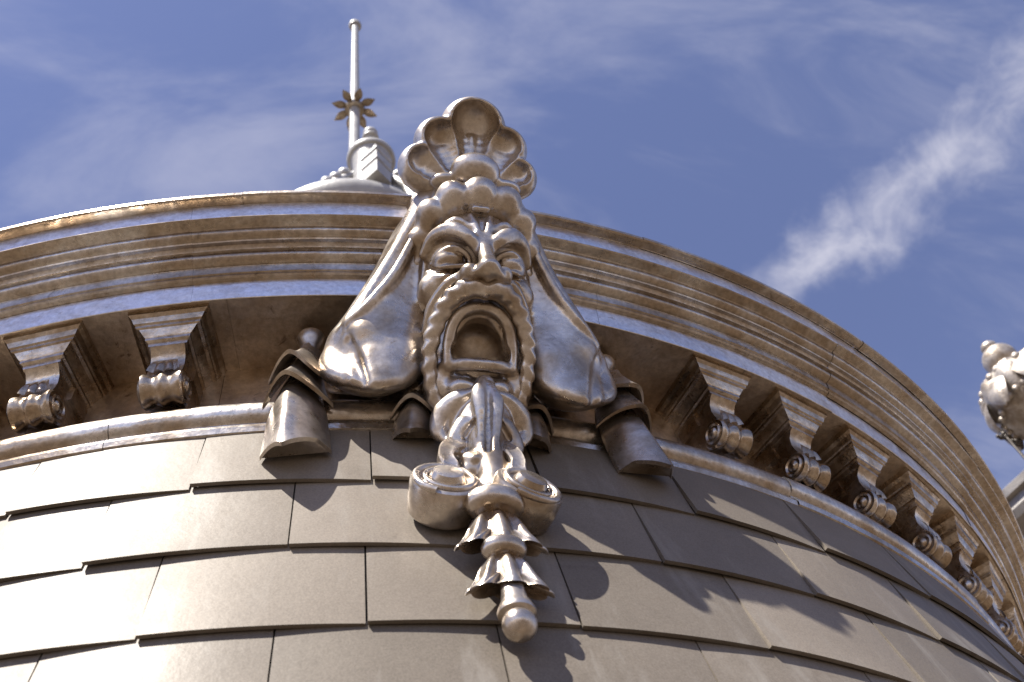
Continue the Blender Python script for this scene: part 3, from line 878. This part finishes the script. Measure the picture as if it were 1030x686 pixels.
for k in range(8):
    a = 2 * math.pi * k / 8 + .25
    u = np.linspace(0, 1, 9)[:, None]; v = np.linspace(-1, 1, 7)[None, :]
    wd = .048 * np.sin(np.clip(u * .88 + .12, 0, 1) * math.pi) ** 1.2
    rr_ = .085 + .185 * u
    x = rr_ * np.cos(a) - v * wd * np.sin(a); y = rr_ * np.sin(a) + v * wd * np.cos(a)
    z = zc - .02 - .030 * u + .03 * np.abs(v) * (1 - u)
    for dz in (0, .012): mb.grid(np.stack(np.broadcast_arrays(x, y, z + dz), -1))
mb.build('star_rosette', M_gold, fp, angle=40)

# ------------------------------------------------------------------ small roof lantern beside the pole
LZ = 2.51 * S
ln_ = thing('roof_lantern', 'pale round roof lantern with ball finial and banded obelisk beside the flagpole', 'roof ornament', (.165, -.60, LZ))
mb = MB()
mb.lathe([(.19, .0), (.19, .06), (.165, .08), (.160, .82), (.175, .86), (.185, .90)], I4, 32); mb.build('drum', M_white, ln_, angle=35)
mb = MB()
mb.lathe([(.186, .902), (.205, .91), (.215, .93), (.215, .96), (.200, .985), (.15, 1.03), (.08, 1.07), (.04, 1.08)], I4, 36); mb.build('disc_cap', M_white, ln_, angle=35)
mb = MB()
mb.lathe([(.042, 1.078), (.036, 1.12), (.034, 1.42), (.05, 1.44), (.075, 1.46), (.078, 1.48), (.055, 1.50), (.045, 1.52)] + [(.070 * math.sin(a), 1.585 - .072 * math.cos(a)) for a in np.linspace(.6, math.pi - .02, 12)], I4, 24)
mb.build('ball_finial', M_white, ln_, angle=40)
OB = Matrix.Translation((.03, -.215, 0)) @ Matrix.Rotation(R(45), 4, 'Z')
def sq(mb, rows):
    P = np.array([[tuple(OB @ Vector((sx * h, sy * h, z))) for sx, sy in ((-1, -1), (1, -1), (1, 1), (-1, 1))] for h, z in rows]); mb.grid(P, cv=True); mb.ngon(P[0][::-1]); mb.ngon(P[-1])
mb = MB(); sq(mb, [(.080, 0), (.080, .42), (.074, .46), (.045, .62), (.004, .80)]); mb.build('obelisk', M_white, ln_, angle=20)
for z in (.22, .42):
    mb = MB(); sq(mb, [(.084, z), (.093, z + .012), (.093, z + .03), (.084, z + .04)]); mb.build('band', M_lead, ln_, angle=20)
for sx in (-1, 1):
    mb = MB()
    for k in range(3):
        mb.lathe([(.062 * math.sin(a), -.062 * math.cos(a)) for a in np.linspace(.02, math.pi - .02, 11)], Matrix.Translation((sx * (.23 + .07 * k), -.02, .58 - .10 * k)), 16)
    mb.tube([(sx * .14, 0, .60), (sx * .30, 0, .42), (sx * .36, 0, .0)], [.05, .06, .07], 12)
    mb.build('side_scroll', M_lead, ln_, angle=40)

# ------------------------------------------------------------------ neighbouring pavilion with its urn, at the right
def dirpt(az, el, dist):
    a, e = R(az), R(el); return CAM + Vector((math.sin(a) * math.cos(e), math.cos(a) * math.cos(e), math.sin(e))) * dist
NB = dirpt(50.6, 38.2, 12.0)
pv = thing('neighbouring_pavilion', 'stone pavilion with a projecting metal eave behind the right end of the cornice', 'building', (NB.x, NB.y, GZ))
rotp = Matrix.Rotation(R(28), 4, 'Z')
ht = NB.z - GZ
mb = MB(); mb.box((2.2, 1.6, (ht - .5) / 2), (4.0, 4.0, ht - .5), rotp); mb.build('wall', M_stone, pv, smooth=False)
def quad_levels(mb, rows):
    P = np.array([[tuple(rotp @ Vector((2.2 + sx * (2.0 + e), 1.6 + sy * (2.0 + e), z))) for sx, sy in ((-1, -1), (1, -1), (1, 1), (-1, 1))] for e, z in rows]); mb.grid(P, cv=True); mb.ngon(P[0][::-1]); mb.ngon(P[-1])
mb = MB(); quad_levels(mb, [(.003, ht - .5), (.08, ht - .47), (.10, ht - .38), (.26, ht - .30), (.30, ht - .22), (.30, ht - .12), (.36, ht - .10), (.38, ht - .02), (.36, ht)]); mb.build('cornice', M_roof, pv, angle=20)
mb = MB(); quad_levels(mb, [(.34, ht + .003), (-.2, ht + .35), (-1.0, ht + .8)]); mb.build('roof', M_roof, pv, angle=20)

ub = dirpt(51.6, 40.0, 11.4)
top = dirpt(51.4, 44.9, 11.4)
ur = thing('urn_finial', 'pale fluted metal urn finial with beaded collar and ball top at right edge', 'finial', tuple(ub))
ur.scale = (1.1,) * 3
axis = (top - ub); Lh = axis.length
mb = MB()
uz = lambda prof: [(r, z) for r, z in prof]
mbp = MB()
for k in range(8):
    a = 2 * math.pi * k / 8 + .2
    u = np.linspace(0, 1, 9)[:, None]; v = np.linspace(-1, 1, 7)[None, :]
    wd = .115 * np.sin(np.clip(u * .9 + .08, 0, 1) * math.pi) ** .7
    rr_ = .30 + .17 * np.sin(u * 2.2) ; z = .46 - .46 * u; tt = a + v * wd / .40
    rr_ = rr_ + .03 * (1 - v ** 2)
    mbp.grid(np.stack(np.broadcast_arrays(rr_ * np.cos(tt), rr_ * np.sin(tt), z + 0 * v), -1))
body = [(.10, -.30), (.16, -.28), (.16, -.22), (.09, -.18), (.08, -.10), (.20, -.06), (.33, .06), (.40, .20), (.42, .32), (.40, .40), (.34, .45), (.20, .50), (.12, .53)]
mb.lathe(body, Matrix.Identity(4), 48, fn=lambda a, k: 1 + .11 * abs(math.cos(5 * a)) * (5 <= k <= 9)); o = mb.build('bowl', M_urn, ur, angle=45)
me = bpy.data.objects['bowl'].data; bm = bmesh.new(); bm.from_mesh(me)
vs = [bm.verts.new(q) for q in mbp.v]
for q in mbp.f: bm.faces.new([vs[i] for i in q]).smooth = True
bm.to_mesh(me); bm.free()
for rr_, zz, nn_, br in ((.405, .38, 26, .045), (.375, .10, 26, .036)):
    mb = MB()
    for k in range(nn_):
        a = 2 * math.pi * k / nn_
        mb.lathe([(br * math.sin(q), -br * math.cos(q)) for q in np.linspace(.02, math.pi - .02, 8)], Matrix.Translation((rr_ * math.cos(a), rr_ * math.sin(a), zz)), 10)
    mb.build('beaded_collar', M_urn, ur)
mb = MB()
mb.lathe([(.12, .52), (.10, .55), (.13, .58), (.155, .62), (.15, .66), (.10, .69)] + [(.165 * math.sin(a), .83 - .155 * math.cos(a)) for a in np.linspace(.6, math.pi - .35, 12)] + [(.05, .985), (.075, 1.01), (.08, 1.05), (.055, 1.09), (.005, 1.10)], Matrix.Identity(4), 28)
mb.build('knop', M_urn, ur, angle=45)
mb = MB()
mb.box((0, 0, -.55), (.42, .42, .52)); mb.box((0, 0, -.32), (.50, .50, .06)); mb.build('pedestal', M_urn, ur, smooth=False)
fo = dirpt(48.55, 40.0, 11.2)
io = thing('iron_roof_cross', 'small dark leafy iron cross rising above the eave below the urn', 'roof ornament', tuple(fo))
mb = MB(); mb.tube([(0, 0, -.55), (0, 0, .16)], [.016, .012], 8); mb.build('stem', M_iron, io)
mb = MB()
for a in (0, 90, 180):
    d = Vector((math.cos(R(a)), .3 * math.cos(R(a)), math.sin(R(a))))
    for s_, q in ((.05, .020), (.09, .030), (.13, .022)):
        mb.lathe([(q * math.sin(t), -q * math.cos(t)) for t in np.linspace(.02, math.pi - .02, 7)], Matrix.Translation(d * s_), 8)
mb.build('leaf', M_iron, io)
